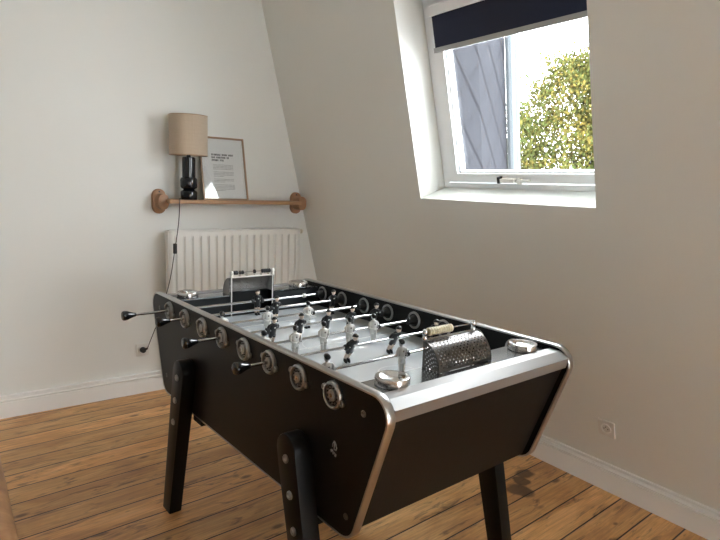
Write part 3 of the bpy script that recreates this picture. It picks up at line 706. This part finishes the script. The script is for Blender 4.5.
for i, (team, xs, tilt, ext) in enumerate(rods):
    sgn = -1 if team == 'b' else 1; y = RY[i]
    r = empty('player_rod', (0, 0, 0)); bpy.data.objects.remove(r)
    bm = bmesh.new(); xa = sgn * (HX + ext + .02); xb = -sgn * (HX + .012)
    lathe(bm, [(0, 0), (.0054, 0), (.0054, abs(xa - xb)), (0, abs(xa - xb))], (xa, 0, 0), (xb - xa, 0, 0), 14)
    r = link('player_rod', bm, M_chrome, TB, 50, loc=(0, y, ZR))
    h = bpy.data.objects.new('handle', mk[sgn]); col.objects.link(h); h.parent = r; h.location = (sgn * (HX + ext + .022), 0, 0)
    for x in xs:
        p = bpy.data.objects.new('player', PMB if team == 'b' else PMW); col.objects.link(p); p.parent = r; p.location = (x, 0, .003); p.scale = (1.2, 1.2, 1.09)
        p.rotation_euler = (math.radians(tilt), 0, 0) if team == 'b' else (math.radians(tilt), 0, 0)
        if team == 'w': p.rotation_euler[2] = PI
    # rubber buffers beside the outermost figures and at the panels
    bm = bmesh.new()
    for x in (min(xs) - .024, max(xs) + .024):
        if abs(x) < .35: cyl(bm, (x - .006, 0, 0), (x + .006, 0, 0), .0105, 14)
    for s in (-1, 1): lathe(bm, [(.0085, 0), (.016, .004), (.0165, .022), (.022, .036), (.022, .040), (.0085, .040)], (s * (HX - TH - .042), 0, 0), (s, 0, 0), 18)
    link_each('buffer', bm, M_rubber, r, 40)
    if i == 0:
        bm = bmesh.new(); cyl(bm, (.262, 0, 0), (.274, 0, 0), .011, 16); link('collar', bm, M_postw, r, 40)

# goals
def perforated(bm, P, nu, nv, frac=.56, mi=0, skip=None):
    # P(u,v) surface; each cell gets a square hole turned on its corner
    for i in range(nu):
        for j in range(nv):
            u0, u1, v0, v1 = i / nu, (i + 1) / nu, j / nv, (j + 1) / nv; uc, vc = (u0 + u1) / 2, (v0 + v1) / 2; du, dv = (u1 - u0) / 2, (v1 - v0) / 2
            O = [(u1, vc), (u1, v1), (uc, v1), (u0, v1), (u0, vc), (u0, v0), (uc, v0), (u1, v0)]
            if skip and skip(i, j): bm.faces.new([bm.verts.new(P(*o_)) for o_ in O]).material_index = mi; continue
            I = [(uc + du * frac * math.cos(k * PI / 4) * (1 if k % 2 == 0 else .75), vc + dv * frac * math.sin(k * PI / 4) * (1 if k % 2 == 0 else .75)) for k in range(8)]
            ov = [bm.verts.new(P(*o_)) for o_ in O]; iv = [bm.verts.new(P(*q)) for q in I]
            for k in range(8): bm.faces.new((ov[k], ov[(k + 1) % 8], iv[(k + 1) % 8], iv[k])).material_index = mi
    bmesh.ops.remove_doubles(bm, verts=bm.verts[:], dist=1e-5)
def goal(s, near):
    g = empty('goal', (0, s * .614, ZD)); g.parent = TB
    L = .116; D = .066; Hh = .078
    def hood(u, v):   # u along x, v along the quarter curve, local coordinates; back of the hood is +s in y
        a = v * PI / 2; return (L * (2 * u - 1), s * (D * math.sin(a)), Hh * math.cos(a))
    M_h = M_gun if near else M_galv
    bm = bmesh.new(); perforated(bm, hood, 30, 14, .92, 0, lambda i, j: i in (0, 29) or j == 13 or j == 0 or (i + j) % 2); hd = link('hood', bm, M_h, g)
    sm = hd.modifiers.new('t', 'SOLIDIFY'); sm.thickness = .0016
    for e in (-1, 1):
        def cap(u, v): a = v * PI / 2; return (e * L, s * (D * math.sin(a) * (.001 + u)), Hh * math.cos(a) * (.001 + u))
        def cap2(u, v): return (e * L, s * D * u * .999, v * Hh * math.sqrt(max(0, 1 - (u * .999) ** 2)))
        bm = bmesh.new(); perforated(bm, cap2, 10, 10, .85, 0, lambda i, j: (i + j) % 2 or i == 0 or i == 9); c_ = link('side_mesh', bm, M_h, g); sm = c_.modifiers.new('t', 'SOLIDIFY'); sm.thickness = .0015
    z_low = ZP - ZD
    for e in (-1, 1):
        bm = bmesh.new()
        if not near: cyl(bm, (e * .1065, -s * .004, z_low), (e * .1065, -s * .004, .080), .0026, 12)
        else: cyl(bm, (e * .1065, -s * .004, z_low), (e * .1065, -s * .004, .080), .0042, 12)
        lathe(bm, [(.0035, .078), (.0075, .080), (.0082, .086), (.0060, .091), (.0085, .095), (.0090, .104), (.0060, .110), (0, .111)], (e * .1065, -s * .004, 0), (0, 0, 1), 16)
        link('post', bm, M_chrome if near else M_postw, g, 35)
    bm = bmesh.new(); cyl(bm, (-.1065, -s * .004, .079), (.1065, -s * .004, .079), .0032, 10); link('crossbar', bm, M_chrome if near else M_postw, g, 35)
    bm = bmesh.new(); cyl(bm, (-.1065, -s * .004, .101), (.1065, -s * .004, .101), .0020, 10); sr = link('score_rod', bm, M_chrome, g, 35)
    bm = bmesh.new(); lathe(bm, [(.002, -.005), (.010, -.0047), (.0118, -.003), (.0122, 0), (.0118, .003), (.010, .0047), (.002, .005)] if near else [(.002, -.0042), (.0085, -.004), (.0098, 0), (.0085, .004), (.002, .0042)], (0, 0, 0), (1, 0, 0), 18)
    bd = link('score_bead', bm, M_beadw if near else M_beadb, sr, 35)
    xs = [-.092 + .0101 * k for k in range(10)] if near else [-.090, -.081, -.063, -.051, .010, .052, .061, .070, .079, .088]
    for k, x in enumerate(xs):
        o = bd if k == 0 else bd.copy()
        if k: col.objects.link(o); o.parent = sr
        o.location = (x, -s * .004, .101)
goal(-1, True); goal(1, False)

# ashtrays on the four corners
bm = bmesh.new()
lathe(bm, [(0, 0), (.045, 0), (.047, .002), (.047, .019), (.0455, .0225), (.043, .0235), (.035, .0225), (.030, .018), (.018, .013), (0, .012)], n=40)
ash = link('ashtray', bm, M_steel, TB, 30)
bm = bmesh.new(); lathe(bm, [(0, .000), (.010, 0), (.010, .016), (.0075, .019), (0, .019)], (.026, -.012, .008), (0, 0, 1), 18); box(bm, .018, .042, -.018, -.006, .0205, .0235, .001); knob = link('cigarette_rest', bm, M_chrome, ash, 35)
for k, (x, y, a) in enumerate(((-.282, -.668, .2), (.297, -.664, 2.6), (-.29, .668, 2.0), (.29, .668, .3))):
    o = ash if k == 0 else ash.copy()
    if k: col.objects.link(o); o.parent = TB; q = knob.copy(); col.objects.link(q); q.parent = o
    o.location = (x, y, ZD + .0003); o.rotation_euler = (0, 0, a)
